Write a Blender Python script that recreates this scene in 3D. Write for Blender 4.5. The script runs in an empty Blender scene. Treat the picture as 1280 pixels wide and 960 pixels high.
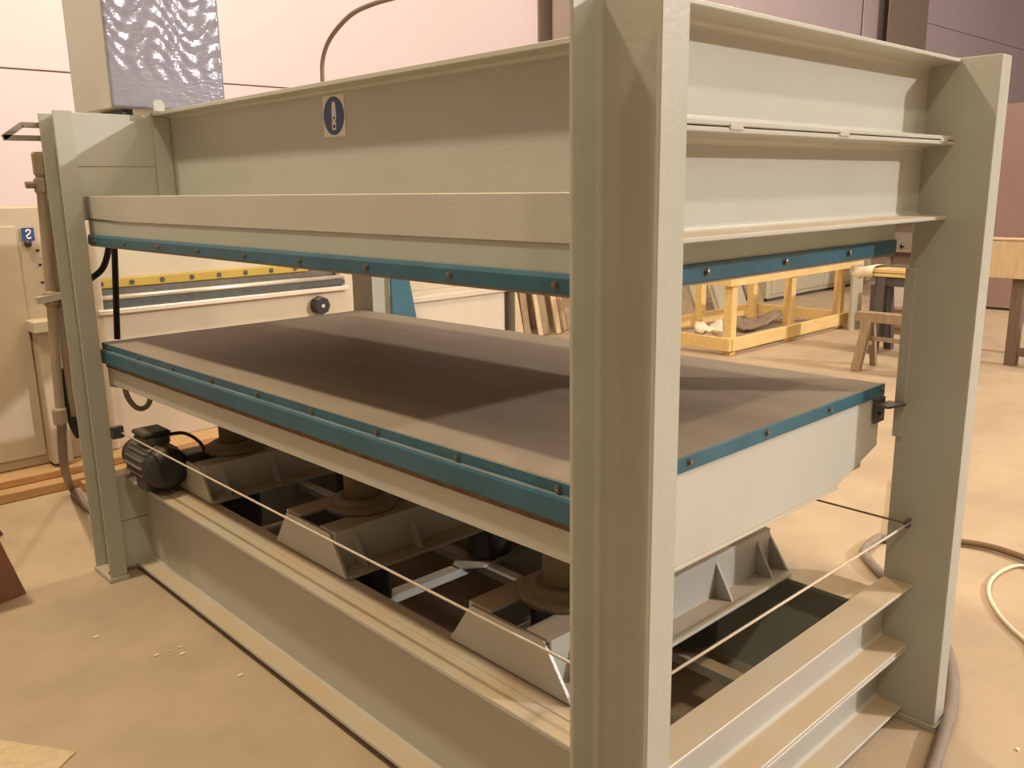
import bpy, bmesh, math, random
import numpy as np
from mathutils import Vector, Matrix
random.seed(4)
scene = bpy.context.scene
col = scene.collection

# ------------------------------------------------------------------ camera
CX, CY, CZ = -1.0576, -0.8048, 1.56
YAW, PITCH, ROLL, F = 0.7539, -0.2227, -0.0157, 1088.68
fw = np.array([math.sin(YAW)*math.cos(PITCH), math.cos(YAW)*math.cos(PITCH), math.sin(PITCH)])
rt = np.array([math.cos(YAW), -math.sin(YAW), 0.0]); up = np.cross(rt, fw)
cr = rt*math.cos(ROLL) + up*math.sin(ROLL); cu = up*math.cos(ROLL) - rt*math.sin(ROLL)
cd = bpy.data.cameras.new('camera'); cam = bpy.data.objects.new('camera', cd); col.objects.link(cam)
cd.sensor_fit = 'HORIZONTAL'; cd.sensor_width = 36.0; cd.lens = F/1280*36.0
cd.clip_start = 0.05; cd.clip_end = 200
cam.matrix_world = Matrix(((cr[0], cu[0], -fw[0], CX), (cr[1], cu[1], -fw[1], CY), (cr[2], cu[2], -fw[2], CZ), (0, 0, 0, 1)))
scene.camera = cam

def hit(px, py, ax, val):
    """photo pixel -> point on the plane ax = val"""
    d = fw + (px-640)/F*cr + (480-py)/F*cu
    c = np.array([CX, CY, CZ]); i = 'xyz'.index(ax)
    return Vector(c + (val-c[i])/d[i]*d)

# ------------------------------------------------------------------ world, lamps, exposure
w = bpy.data.worlds.new('hall_air'); scene.world = w; w.use_nodes = True
w.node_tree.nodes['Background'].inputs[0].default_value = (1.0, 0.83, 0.60, 1)
w.node_tree.nodes['Background'].inputs[1].default_value = 0.05
scene.view_settings.view_transform = 'Standard'; scene.view_settings.look = 'None'
scene.view_settings.gamma = 1.0; scene.view_settings.use_curve_mapping = False
scene.view_settings.exposure = 0.52
# ceiling lamps of the hall, all above or beside the picture; their places follow from the shadows in the photograph
def lamp(name, x, y, power, color, z=6.0):
    l = bpy.data.lights.new(name, 'POINT'); l.energy = power; l.color = color; l.shadow_soft_size = 0.16
    o = bpy.data.objects.new(name, l); col.objects.link(o); o.location = (x, y, z)
WARM = (0.96, 0.83, 0.58); WHITE = (0.96, 0.90, 0.85)
lamp('hall_floodlight_right_offscreen', 7.7, -8.0, 2800, WHITE)
lamp('ceiling_lamp_left_far_offscreen', -1.3, 2.9, 560, WARM)
lamp('ceiling_lamp_left_near_offscreen', -1.3, -2.6, 245, WARM)
lamp('ceiling_lamp_middle_near_offscreen', 3.2, -2.6, 170, WARM)
lamp('ceiling_lamp_middle_far_offscreen', 3.2, 2.9, 230, WARM)
lamp('ceiling_lamp_right_far_offscreen', 7.7, 2.9, 180, WARM)
lamp('ceiling_lamp_right_near_offscreen', 7.7, -2.6, 110, WARM)

# ------------------------------------------------------------------ materials
def lin(c):
    return tuple((v/255/12.92 if v/255 <= .04045 else ((v/255+.055)/1.055)**2.4) for v in c)
MATS = {}
def mat(name, rgb, rough=.5, metal=0, var=.12, scale=6, bump=0, bscale=120, dust=0, dust_rgb=(186, 160, 124),
        grain=None, stretch=None, coat=0, spots=0, spot_rgb=(90, 70, 50), spec=.5):
    m = bpy.data.materials.new(name); m.use_nodes = True; N = m.node_tree.nodes; L = m.node_tree.links
    b = N['Principled BSDF']; b.inputs['Roughness'].default_value = rough; b.inputs['Metallic'].default_value = metal
    b.inputs['Specular IOR Level'].default_value = spec
    if coat: b.inputs['Coat Weight'].default_value = coat; b.inputs['Coat Roughness'].default_value = .12
    tc = N.new('ShaderNodeTexCoord'); geo = N.new('ShaderNodeNewGeometry')
    vec = geo.outputs['Position']
    if stretch:
        mp = N.new('ShaderNodeMapping'); mp.inputs['Scale'].default_value = stretch; L.new(vec, mp.inputs['Vector']); vec = mp.outputs['Vector']
    c = lin(rgb)
    n = N.new('ShaderNodeTexNoise'); n.inputs['Scale'].default_value = scale; n.inputs['Detail'].default_value = 5; n.inputs['Roughness'].default_value = .6
    L.new(vec, n.inputs['Vector'])
    r = N.new('ShaderNodeValToRGB'); r.color_ramp.elements[0].position = .3; r.color_ramp.elements[1].position = .7
    r.color_ramp.elements[0].color = tuple(v*(1-var) for v in c)+(1,); r.color_ramp.elements[1].color = tuple(min(1, v*(1+var)) for v in c)+(1,)
    L.new(n.outputs['Fac'], r.inputs['Fac']); out = r.outputs['Color']
    if spots:
        n3 = N.new('ShaderNodeTexNoise'); n3.inputs['Scale'].default_value = 9; n3.inputs['Detail'].default_value = 8; n3.inputs['Roughness'].default_value = .75
        L.new(vec, n3.inputs['Vector'])
        r3 = N.new('ShaderNodeValToRGB'); r3.color_ramp.elements[0].position = .66; r3.color_ramp.elements[1].position = .74
        r3.color_ramp.elements[0].color = (0, 0, 0, 1); r3.color_ramp.elements[1].color = (spots, spots, spots, 1)
        L.new(n3.outputs['Fac'], r3.inputs['Fac'])
        mx = N.new('ShaderNodeMix'); mx.data_type = 'RGBA'; L.new(r3.outputs['Color'], mx.inputs[0]); L.new(out, mx.inputs[6]); mx.inputs[7].default_value = lin(spot_rgb)+(1,)
        out = mx.outputs[2]
    if dust:      # sawdust settled on faces that look up
        sp = N.new('ShaderNodeSeparateXYZ'); L.new(geo.outputs['Normal'], sp.inputs[0])
        mr = N.new('ShaderNodeMapRange'); mr.inputs['From Min'].default_value = .6; mr.inputs['From Max'].default_value = .95
        mr.inputs['To Max'].default_value = dust; L.new(sp.outputs['Z'], mr.inputs['Value'])
        n2 = N.new('ShaderNodeTexNoise'); n2.inputs['Scale'].default_value = 4; n2.inputs['Detail'].default_value = 6; L.new(geo.outputs['Position'], n2.inputs['Vector'])
        mm = N.new('ShaderNodeMath'); mm.operation = 'MULTIPLY'; L.new(mr.outputs[0], mm.inputs[0])
        m2 = N.new('ShaderNodeMapRange'); m2.inputs['From Min'].default_value = .3; m2.inputs['From Max'].default_value = .6; m2.inputs['To Min'].default_value = .55; L.new(n2.outputs['Fac'], m2.inputs['Value'])
        L.new(m2.outputs[0], mm.inputs[1])
        mx = N.new('ShaderNodeMix'); mx.data_type = 'RGBA'; L.new(mm.outputs[0], mx.inputs[0]); L.new(out, mx.inputs[6]); mx.inputs[7].default_value = lin(dust_rgb)+(1,)
        out = mx.outputs[2]
        mr2 = N.new('ShaderNodeMapRange'); mr2.inputs['To Min'].default_value = rough; mr2.inputs['To Max'].default_value = .9; L.new(mm.outputs[0], mr2.inputs['Value']); L.new(mr2.outputs[0], b.inputs['Roughness'])
    L.new(out, b.inputs['Base Color'])
    if bump:
        nb = N.new('ShaderNodeTexNoise'); nb.inputs['Scale'].default_value = bscale; nb.inputs['Detail'].default_value = 2; L.new(vec, nb.inputs['Vector'])
        bp = N.new('ShaderNodeBump'); bp.inputs['Strength'].default_value = bump; bp.inputs['Distance'].default_value = .01
        L.new(nb.outputs['Fac'], bp.inputs['Height']); L.new(bp.outputs['Normal'], b.inputs['Normal'])
    MATS[name] = m; return m
mat('paint', (185, 185, 177), .32, var=.04, scale=3, bump=.07, bscale=150, dust=.85, spots=.10, spot_rgb=(120, 96, 66))
mat('column_paint', (174, 174, 164), .42, var=.05, scale=4, bump=.08, bscale=90, dust=.8, spots=.22, spot_rgb=(110, 88, 62))
mat('green_paint', (172, 180, 170), .42, var=.05, scale=4, bump=.05, dust=.6)
mat('blue_paint', (42, 92, 112), .42, var=.18, scale=9, bump=.06, dust=.35, spots=.25, spot_rgb=(110, 92, 72))
mat('rust', (110, 90, 68), .85, var=.3, scale=30)
mat('press_sheet', (140, 130, 116), .55, var=.16, scale=2.2, stretch=(6, 1, 1), dust=.3, dust_rgb=(160, 132, 106))
mat('steel', (120, 116, 108), .4, metal=.7, var=.15, scale=20)
mat('brass_dust', (128, 116, 94), .6, metal=.1, var=.2, scale=14, dust=.6)
mat('dark_steel', (76, 80, 82), .5, metal=.3, var=.2, scale=20, dust=.4)
mat('motor_paint', (84, 84, 84), .5, var=.15, scale=20, dust=.55, dust_rgb=(150, 128, 100))
mat('rubber', (34, 31, 29), .6, var=.1, dust=.2)
mat('cord', (206, 190, 172), .7, var=.08, scale=60)
mat('dark_cord', (120, 92, 66), .7, var=.1, scale=60)
mat('film', (150, 150, 168), .18, metal=.1, var=.05, scale=10, bump=.15, bscale=40, stretch=(1, 1, 2.5), coat=1.0)
mat('concrete', (178, 156, 130), .62, var=.13, scale=2.2, bump=.05, bscale=60, spots=.3, spot_rgb=(150, 122, 92))
mat('wall_white', (214, 196, 202), .42, var=.02, scale=1.2)
mat('wall_dull', (176, 160, 138), .7, var=.04, scale=1)
mat('ceiling_grey', (170, 166, 164), .8, var=.05)
mat('pillar_paint', (152, 134, 124), .6, var=.05)
mat('machine_beige', (188, 172, 150), .5, var=.05, scale=3, dust=.6, bump=.03)
mat('machine_cream', (196, 184, 162), .5, var=.05, scale=3, dust=.5)
mat('yellow', (182, 154, 66), .5, var=.12, scale=8, dust=.3)
mat('bright_steel', (226, 216, 204), .28, metal=.5, var=.08, scale=5, stretch=(1, 6, 6))
mat('pine', (222, 190, 128), .6, var=.10, scale=5, stretch=(1, 6, 6))
mat('pine_pale', (204, 180, 146), .65, var=.12, scale=5, stretch=(6, 6, 1))
mat('bench_wood', (112, 92, 78), .75, var=.18, scale=5, stretch=(6, 6, 1.5))
mat('old_wood', (152, 130, 104), .75, var=.2, scale=5, stretch=(6, 6, 1.5))
mat('plinth_wood', (182, 138, 92), .7, var=.18, scale=4, stretch=(1, 8, 8), dust=.4)
mat('red_wood', (134, 92, 70), .7, var=.15, scale=5, stretch=(5, 5, 1))
mat('brown_sheet', (142, 114, 108), .6, var=.05, scale=2)
mat('white_plastic', (204, 194, 180), .45, var=.03)
mat('blue_panel', (52, 98, 116), .5, var=.06)
mat('sign_blue', (38, 66, 128), .4, var=.03)
mat('sign_white', (232, 228, 220), .45, var=.02)
mat('black_plastic', (38, 38, 42), .45, var=.1, dust=.25)
mat('grey_hose', (136, 122, 110), .6, var=.12, scale=30)
mat('conduit', (156, 140, 120), .5, var=.08, dust=.4)
mat('paper', (226, 212, 188), .8, var=.05)
mat('sack', (140, 118, 100), .85, var=.2, scale=8)
mat('grey_board', (176, 166, 142), .7, var=.08, scale=2)
mat('lavender_board', (196, 186, 186), .6, var=.04)
mat('dark_post', (84, 76, 78), .7, var=.2, scale=6)

# ------------------------------------------------------------------ mesh helpers
class M:
    def __init__(s): s.v = []; s.f = []; s.sm = []
    def add(s, vs, fs, smooth=False):
        o = len(s.v); s.v += [tuple(p) for p in vs]; s.f += [tuple(i+o for i in f) for f in fs]; s.sm += [smooth]*len(fs); return s
    def box(s, x0, x1, y0, y1, z0, z1):
        x0, x1 = min(x0, x1), max(x0, x1); y0, y1 = min(y0, y1), max(y0, y1); z0, z1 = min(z0, z1), max(z0, z1)
        return s.add([(x0, y0, z0), (x1, y0, z0), (x1, y1, z0), (x0, y1, z0), (x0, y0, z1), (x1, y0, z1), (x1, y1, z1), (x0, y1, z1)],
                     [(0, 3, 2, 1), (4, 5, 6, 7), (0, 1, 5, 4), (1, 2, 6, 5), (2, 3, 7, 6), (3, 0, 4, 7)])
    def prism(s, poly, ax, a0, a1, smooth=False):
        """poly in the two other axes (in xyz order), extruded along ax"""
        n = len(poly)
        def P(u, v, a): return {'x': (a, u, v), 'y': (u, a, v), 'z': (u, v, a)}[ax]
        vs = [P(u, v, a0) for u, v in poly]+[P(u, v, a1) for u, v in poly]
        o = len(s.v); s.v += vs
        s.f += [tuple(o+i for i in range(n)), tuple(o+n+i for i in reversed(range(n)))]; s.sm += [False, False]
        for i in range(n):
            j = (i+1) % n; s.f.append((o+i, o+j, o+n+j, o+n+i)); s.sm.append(smooth)
        return s
    def tube(s, pts, r, n=10, closed=False, ribs=0):
        P = [Vector(p) for p in pts]; rings = []
        m = len(P)
        ref = None
        for i, p in enumerate(P):
            if closed: t = P[(i+1) % m]-P[i-1]
            else: t = P[min(i+1, m-1)]-P[max(i-1, 0)]
            t.normalize()
            if ref is None:
                a = Vector((0, 0, 1)) if abs(t.z) < .9 else Vector((1, 0, 0)); ref = t.cross(a).normalized()
            ref = (ref-t*ref.dot(t)).normalized(); b = t.cross(ref)
            rr = r*(1+(.12 if ribs and i % 2 else 0))
            rings.append([p+(ref*math.cos(2*math.pi*k/n)+b*math.sin(2*math.pi*k/n))*rr for k in range(n)])
        vs = [q for ring in rings for q in ring]; fs = []
        for i in range(m if closed else m-1):
            for k in range(n):
                a = i*n+k; b_ = i*n+(k+1) % n; j = (i+1) % m
                fs.append((a, b_, j*n+(k+1) % n, j*n+k))
        s.add(vs, fs, True)
        if not closed:
            o = len(s.v)-len(vs); s.f += [tuple(o+k for k in reversed(range(n))), tuple(o+(m-1)*n+k for k in range(n))]; s.sm += [False, False]
        return s
    def lathe(s, c, ax, prof, n=24):
        """prof: (radius, offset along ax) list, closed at both ends"""
        c = Vector(c); A = {'x': Vector((1, 0, 0)), 'y': Vector((0, 1, 0)), 'z': Vector((0, 0, 1))}[ax]
        U = Vector((0, 1, 0)) if ax != 'y' else Vector((0, 0, 1)); V = A.cross(U)
        vs = [c+A*h+(U*math.cos(2*math.pi*k/n)+V*math.sin(2*math.pi*k/n))*r for r, h in prof for k in range(n)]
        o = len(s.v); s.v += [tuple(q) for q in vs]
        for i in range(len(prof)-1):
            for k in range(n):
                s.f.append((o+i*n+k, o+i*n+(k+1) % n, o+(i+1)*n+(k+1) % n, o+(i+1)*n+k)); s.sm.append(n > 8)
        s.f += [tuple(o+k for k in reversed(range(n))), tuple(o+(len(prof)-1)*n+k for k in range(n))]; s.sm += [False, False]
        return s
    def beam(s, a, b, w_, h_):
        """straight bar of section w_ (sideways) x h_ (upward) from a to b"""
        a = Vector(a); b = Vector(b); t = (b-a).normalized()
        ref = Vector((0, 0, 1)) if abs(t.z) < .9 else Vector((0, 1, 0))
        u = t.cross(ref).normalized(); v = u.cross(t)
        vs = [p+u*(i*w_/2)+v*(j*h_/2) for p in (a, b) for i, j in ((-1, -1), (1, -1), (1, 1), (-1, 1))]
        return s.add(vs, [(0, 3, 2, 1), (4, 5, 6, 7), (0, 1, 5, 4), (1, 2, 6, 5), (2, 3, 7, 6), (3, 0, 4, 7)])
    def build(s, name, m, parent=None, bevel=0, tilt=False, auto=True):
        vs = s.v
        if tilt: vs = [(x, y, z-.0099*y) for x, y, z in vs]
        lo = [min(v[i] for v in vs) for i in range(3)]; hi = [max(v[i] for v in vs) for i in range(3)]
        o0 = Vector(((lo[0]+hi[0])/2, (lo[1]+hi[1])/2, lo[2]))
        me = bpy.data.meshes.new(name); me.from_pydata([tuple(Vector(v)-o0) for v in vs], [], s.f)
        me.polygons.foreach_set('use_smooth', s.sm)
        bm = bmesh.new(); bm.from_mesh(me); bmesh.ops.recalc_face_normals(bm, faces=bm.faces)
        if bevel:
            es = [e for e in bm.edges if len(e.link_faces) == 2 and e.calc_face_angle(0) > .6]
            bmesh.ops.bevel(bm, geom=es, offset=bevel, segments=1, affect='EDGES', clamp_overlap=True)
        bm.to_mesh(me); bm.free()
        me.materials.append(MATS[m]); o = bpy.data.objects.new(name, me); col.objects.link(o)
        pw = Vector((0, 0, 0))
        if parent is not None:
            o.parent = parent; q = parent
            while q is not None: pw += q.location; q = q.parent
        o.location = o0-pw
        return o
def tag(o, label, cat=None, group=None, kind=None):
    if label: o['label'] = label
    if cat: o['category'] = cat
    if group: o['group'] = group
    if kind: o['kind'] = kind
    return o
def thing(name, loc, label, cat, group=None):
    o = bpy.data.objects.new(name, None); col.objects.link(o); o.location = loc; o.empty_display_size = .1
    return tag(o, label, cat, group)
def curve_pts(ctrl, k=8):
    P = [Vector(p) for p in ctrl]; out = []
    for i in range(len(P)-1):
        p0 = P[max(i-1, 0)]; p1 = P[i]; p2 = P[i+1]; p3 = P[min(i+2, len(P)-1)]
        for j in range(k):
            t = j/k
            out.append(.5*((2*p1)+(p2-p0)*t+(2*p0-5*p1+4*p2-p3)*t*t+(3*p1-p0-3*p2+p3)*t**3))
    out.append(P[-1]); return out
def wplace(o):   # world location of an object under parents without rotation
    v = Vector((0, 0, 0))
    while o is not None: v += o.location; o = o.parent
    return v
def dup(src, parent, dx):
    """copy a part and its pieces, moved by dx, under the same parent"""
    c = src.copy(); col.objects.link(c); c.parent = parent; c.location = src.location+Vector(dx)
    for ch in src.children:
        g = ch.copy(); col.objects.link(g); g.parent = c
    return c

# ------------------------------------------------------------------ the hall
YW = 8.0; XF = 34.0
tag(M().box(-14, XF, -20, YW, -.12, 0).build('floor', 'concrete'), 'dusty tan concrete hall floor', kind='structure')
wb = tag(M().box(-14, XF, YW+.02, YW+.2, 0, 8).build('wall_back', 'wall_white'), 'white sandwich panel wall of the hall', kind='structure')
zj = CZ+.1213*(YW-CY)
edges = [0, zj-1.35, zj, zj+2.4, 8]
for a, b in zip(edges[:-1], edges[1:]):
    M().box(-14, XF, YW-.03, YW+.02, a+.006, b-.006).build('panel', 'wall_white', wb, bevel=.004)
tag(M().box(XF, XF+.2, -20, YW, 0, 8).build('wall_right', 'wall_white'), 'white end wall of the hall', kind='structure')
tag(M().box(-14.2, -14, -20, YW+.2, 0, 8).build('wall_left', 'wall_dull'), 'dull beige side wall of the hall', kind='structure')
tag(M().box(-14.2, XF+.2, -20.2, -20, 0, 8).build('wall_front', 'wall_dull'), 'dull beige front wall of the hall', kind='structure')
tag(M().box(-14, XF, -20, YW, 8, 8.1).build('ceiling', 'ceiling_grey'), 'grey hall ceiling', kind='structure')
# hall pillars against the back wall
def pillar(name, x0, x1, y0, m, label):
    o = M().prism([(x0, y0), (x1, y0), (x1, y0+.03), (x0+.03+(x1-x0)*.45, y0+.03), (x0+.03+(x1-x0)*.45, YW-.06), (x1, YW-.06), (x1, YW-.03), (x0, YW-.03), (x0, YW-.06),
                   (x0+(x1-x0)*.45, YW-.06), (x0+(x1-x0)*.45, y0+.03), (x0, y0+.03)], 'z', 0, 8).build(name, m)
    tag(o, label, kind='structure'); return o
xa = hit(690, 10, 'y', YW-.3).x; pillar('trim_1', xa, xa+.75, YW-.33, 'pillar_paint', 'brown steel hall pillar behind the press')
xb = hit(1112, 20, 'y', YW-.4).x; xc_ = hit(1160, 20, 'y', YW-.4).x
pillar('trim_2', xb, xc_, YW-.4, 'pillar_paint', 'brown steel hall pillar near the end wall')
d0 = hit(925, 20, 'y', YW-.05).x; d1 = hit(1077, 20, 'y', YW-.05).x; d2 = hit(1103, 20, 'y', YW-.05).x
dd = tag(M().box(d0, d1-.03, YW-.07, YW-.03, 0, 7.9).build('door_1', 'wall_white', bevel=.004), 'white sliding gate leaf in the back wall', kind='structure')
M().box(d1-.03, d1+.03, YW-.06, YW-.03, 0, 7.9).build('door_edge_seal', 'black_plastic', dd)
tag(M().box(d1+.03, d2, YW-.08, YW-.03, 0, 7.9).build('door_2', 'wall_white', bevel=.004), 'narrow white gate leaf beside the pillar', kind='structure')

# ------------------------------------------------------------------ the cold press
W, B, H = 1.4167, .0665, .18
LC = 2.7345; HT = 1.856
press = thing('cold_press', (W/2, 1.45, 0), 'large grey-beige steel veneer press with two blue edged platens', 'press machine')

def channel_poly(t0, t1, w0, w1, tw, tf, r=.011, taper=.35):
    """U section: flange tips at t0 (first axis), web outer face at t1; spans w0..w1 on the second axis"""
    d = 1 if t1 > t0 else -1
    wi = t1-d*tw
    tip = tf*(1-taper)
    pts = [(t0, w0), (t1, w0), (t1, w1), (t0, w1), (t0, w1-tip)]
    a = (wi-d*r, w1-tf); pts.append(a)
    for k in (1, 2, 3): 
        q = math.pi/2*k/4; pts.append((wi-d*r+d*r*math.sin(q), w1-tf-r+r*math.cos(q)))
    pts.append((wi, w1-tf-r)); pts.append((wi, w0+tf+r))
    for k in (1, 2, 3):
        q = math.pi/2*k/4; pts.append((wi-d*r+d*r*math.cos(q), w0+tf+r-r*math.sin(q)))
    pts.append((wi-d*r, w0+tf)); pts.append((t0, w0+tip))
    return pts
# four upright channel columns, flanges turned outward
for xt, xw in ((0, B), (W, W-B)):
    for y0 in (0, LC):
        c = M().prism(channel_poly(xt, xw, y0, y0+H, .009, .013), 'z', .02, HT+.002).build('column', 'column_paint', press, bevel=.0015)
        s = 1 if xw > xt else -1
        M().box(xt-s*.006, xw+s*.006, y0-.006, y0+H+.006, 0, .02).build('base_plate', 'column_paint', c, bevel=.002)
        M().lathe((xt+s*.028, y0+.055, .02), 'z', [(.019, 0), (.019, .006), (.012, .006), (.012, .03), (.005, .03)], 12).build('anchor_bolt', 'steel', c)
# guide rail on the two right columns
for y0, y1 in ((.158, .186), (LC-.006, LC+.022)):
    M().box(W-B-.010, W-B+.0005, y0, y1, .858, 1.33).build('guide_rail', 'column_paint', press, bevel=.001)

# stacked cross channels, flanges turned away from the platens
def cross(y_tip, y_web, z0, z1):
    return M().prism(channel_poly(y_tip, y_web, z0, z1, .0085, .0125, .012, .25), 'x', B-.001, W-B+.001).build('cross_beam', 'paint', press, bevel=.0018)
NF, NW = .0956, .180; FW, FT = 2.785, 2.870
for yt, yw in ((NF, NW), (FT, FW)):
    for z0, z1 in ((1.4594, 1.6565), (1.6590, HT), (.030, .2315), (.2340, .430)):
        cross(yt, yw, z0, z1)
for px_ in (1055, 920, 1180):   # weld stitches between the stacked flanges
    for z in (1.6578,):
        q = hit(px_, 168, 'y', NF)
        M().box(q.x-.022, q.x+.022, NF-.0025, NF+.004, z-.006, z+.006).build('weld_stitch', 'paint', press, bevel=.002)

# long beams
def long_beam(x_tip, s, z0, z1, wl, wr, tf=.013, name='long_beam'):
    """I section; x_tip is the front flange tip, s = +1 looks toward -x"""
    f = lambda d: x_tip+s*d
    poly = [(f(0), z0), (f(wl+wr+.01), z0), (f(wl+wr+.01), z0+tf), (f(wl+.010+.008), z0+tf), (f(wl+.010), z0+tf+.008), (f(wl+.010), z1-tf-.008), (f(wl+.018), z1-tf), (f(wl+wr+.01), z1-tf),
            (f(wl+wr+.01), z1), (f(0), z1), (f(0), z1-tf), (f(wl-.008), z1-tf), (f(wl), z1-tf-.008), (f(wl), z0+tf+.008), (f(wl-.008), z0+tf), (f(0), z0+tf)]
    return M().prism(poly, 'y', NW-.0005, FW+.0005).build(name, 'paint', press, bevel=.0015)
for s, x0 in ((1, .124), (-1, W-.124)):
    lb = long_beam(x0, s, .030, .414, .068, .045)
    M().box(x0+s*.064, x0+s*.128, NW, FW, .414, .4165).build('top_strip', 'paint', lb)
for s, x0 in ((1, .372), (-1, W-.372)):
    lb = long_beam(x0, s, 1.4615, 1.866, .073, .06)
    for ya, yb in ((NW, NW+.012), (FW-.012, FW)):
        M().box(x0+s*.002, x0+s*.072, ya, yb, 1.4755, 1.852).build('end_plate', 'paint', lb, bevel=.0015)

# safety sign stuck on the upper long beam
XS = .372+.073
sg = M().box(XS-.0025, XS, 1.503, 1.621, 1.717, 1.838).build('safety_sign', 'sign_white', press)
tag(sg, 'white square sticker with blue glove sign')
yc, zc = 1.562, 1.7775
M().lathe((XS-.0026, yc, zc), 'x', [(.056, -.0008), (.056, .001)], 40).build('blue_disc', 'sign_blue', sg)
def flat(poly, x, t, name, m, parent):
    return M().prism(poly, 'x', x-t, x+.0006).build(name, m, parent)
# glove: cuff below, hand above (as seen from -x the +y axis runs to the left)
gl = [(-.010, -.041), (.010, -.041), (.012, -.022), (.008, -.016), (.014, -.006), (.014, .012), (.012, .034), (.007, .041), (-.002, .041), (-.007, .034), (-.009, .012), (-.010, -.004), (-.007, -.016), (-.012, -.022)]
flat([(yc-u, zc+v) for u, v in gl], XS-.0034, .0006, 'glove_symbol', 'sign_white', sg)
flat([(yc-u*.5-.001, zc-.031+v*.35) for u, v in ((-.01, -.014), (.01, -.014), (.012, 0), (.01, .014), (-.01, .014), (-.012, 0))], XS-.0041, .0005, 'cuff_mark', 'sign_blue', sg)
flat([(yc-.002-u, zc-.006+v) for u, v in ((-.004, -.004), (.004, -.004), (.004, .005), (-.004, .003))], XS-.0041, .0005, 'thumb_mark', 'sign_blue', sg)

# upper platen
X0, X1, Y0, Y1 = .092, 1.322, .214, 2.785
upl = M().box(X0+.002, X1-.002, Y0+.002, Y1-.002, 1.405, 1.4592).build('upper_platen', 'green_paint', press, bevel=.0015)
for ya, yb in ((Y0-.001, Y0+.004), (Y1-.004, Y1+.001)):
    M().box(X0+.004, X1-.004, ya, yb, 1.404, 1.452).build('end_strip', 'green_paint', upl)
M().box(X0, X1, Y0, Y1, 1.362, 1.4055).build('pressing_sheet', 'press_sheet', upl, bevel=.001)
for s, x in ((1, X0), (-1, X1)):
    M().prism([(x+s*.001, 1.368), (x+s*.001, 1.4065), (x-s*.001, 1.4065), (x-s*.006, 1.397), (x-s*.006, 1.368)], 'y', Y0-.004, Y1+.004).build('edge_bar', 'blue_paint', upl, bevel=.0008)
for s, y in ((1, Y0), (-1, Y1)):
    M().box(X0, X1, y-s*.006, y+s*.001, 1.368, 1.405).build('edge_bar', 'blue_paint', upl, bevel=.001)
def bolt(p, ax, s, parent, r=.0065):
    prof = [(r*1.5, 0), (r*1.5, s*.0015), (r, s*.0015), (r, s*.0065), (r*.5, s*.0075)]
    return M().lathe(p, ax, prof, 6).build('bolt', 'steel', parent)
for k in range(9):
    y = .294+.302*k
    if y < Y1: bolt((X0-.0055, y, 1.384), 'x', -1, upl); bolt((X1+.0055, y, 1.384), 'x', 1, upl)
for k in range(5):
    bolt((.152+.305*k-.02, Y0-.0055, 1.386), 'y', -1, upl)
# side rails lying on the upper platen between the frames
for s, x in ((1, .090), (-1, W-.090)):
    M().prism([(.182, 1.4590), (2.45, 1.4590), (2.784, 1.468), (2.784, 1.549), (.182, 1.549)], 'x', x, x+s*.06).build('side_rail', 'paint', press, bevel=.0015)

# lower platen (its far end stands a little lower)
lpl = M().prism([(X0+.06, .775), (X1-.06, .775), (X1-.06, .93), (X0+.06, .93)], 'y', Y0+.02, Y0+.03).build('lower_platen', 'paint', press, tilt=True)
M().box(X0+.006, X1-.006, Y0+.004, Y1-.004, .925, .985).build('platen_core', 'rust', lpl, tilt=True)
M().box(X0+.004, X1-.004, 1.806, Y1-.003, .985, 1.0100).build('press_sheet', 'press_sheet', lpl, tilt=True, bevel=.001)
M().box(X0+.004, X1-.004, Y0+.003, 1.804, .985, 1.0109).build('press_sheet', 'press_sheet', lpl, tilt=True, bevel=.001)
for s, x in ((1, X0), (-1, X1)):
    M().prism([(x+s*.005, .931), (x-s*.011, .931), (x-s*.013, .936), (x-s*.013, .978), (x-s*.009, .985), (x+s*.000, .985), (x+s*.000, 1.0095), (x+s*.005, 1.0095)], 'y', Y0, Y1).build('edge_bar', 'blue_paint', lpl, tilt=True, bevel=.0008)
    M().box(x+s*.001, x+s*.008, Y0+.01, Y1-.01, .914, .9315).build('insulation_strip', 'rust', lpl, tilt=True)
    M().prism([(x+s*.006, .845), (x+s*.06, .845), (x+s*.06, .851), (x+s*.016, .851), (x+s*.016, .917), (x+s*.006, .917)], 'y', Y0+.012, Y1-.012).build('side_plate', 'paint', lpl, tilt=True, bevel=.001)
    for k in range(9):
        y = .294+.302*k
        o = bolt((x, y, .996-.0099*y), 'x', -s, lpl)
for s, y in ((1, Y0), (-1, Y1)):
    M().box(X0-.001, X1+.001, y-s*.006, y+s*.003, .9775, 1.0112).build('edge_bar', 'blue_paint', lpl, tilt=True, bevel=.001)
    M().prism([(X0+.008, .979), (X0+.008, .832), (X0+.235, .766), (X1-.235, .766), (X1-.008, .832), (X1-.008, .979)], 'y', y+s*.001, y+s*.011).build('end_plate', 'paint', lpl, tilt=True, bevel=.001)
    M().box(X0+.235, X1-.235, y-s*.005, y+s*.07, .760, .768).build('end_flange', 'paint', lpl, tilt=True, bevel=.001)
for x in (.398-.305, .398, .702, 1.003, 1.304):
    if x > .1: bolt((x, Y0-.0055, .994), 'y', -1, lpl)
for yb in (.60, 1.06, 1.51, 1.97, 2.42):
    M().prism([(X0+.02, .928), (X0+.02, .845), (X0+.235, .775), (X1-.235, .775), (X1-.02, .845), (X1-.02, .928)], 'y', yb-.06, yb-.048).prism([(X0+.02, .928), (X0+.02, .845), (X0+.235, .775), (X1-.235, .775), (X1-.02, .845), (X1-.02, .928)], 'y', yb+.048, yb+.06).box(X0+.235, X1-.235, yb-.07, yb+.07, .767, .7755).build('cross_rib', 'paint', lpl, tilt=True)
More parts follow.
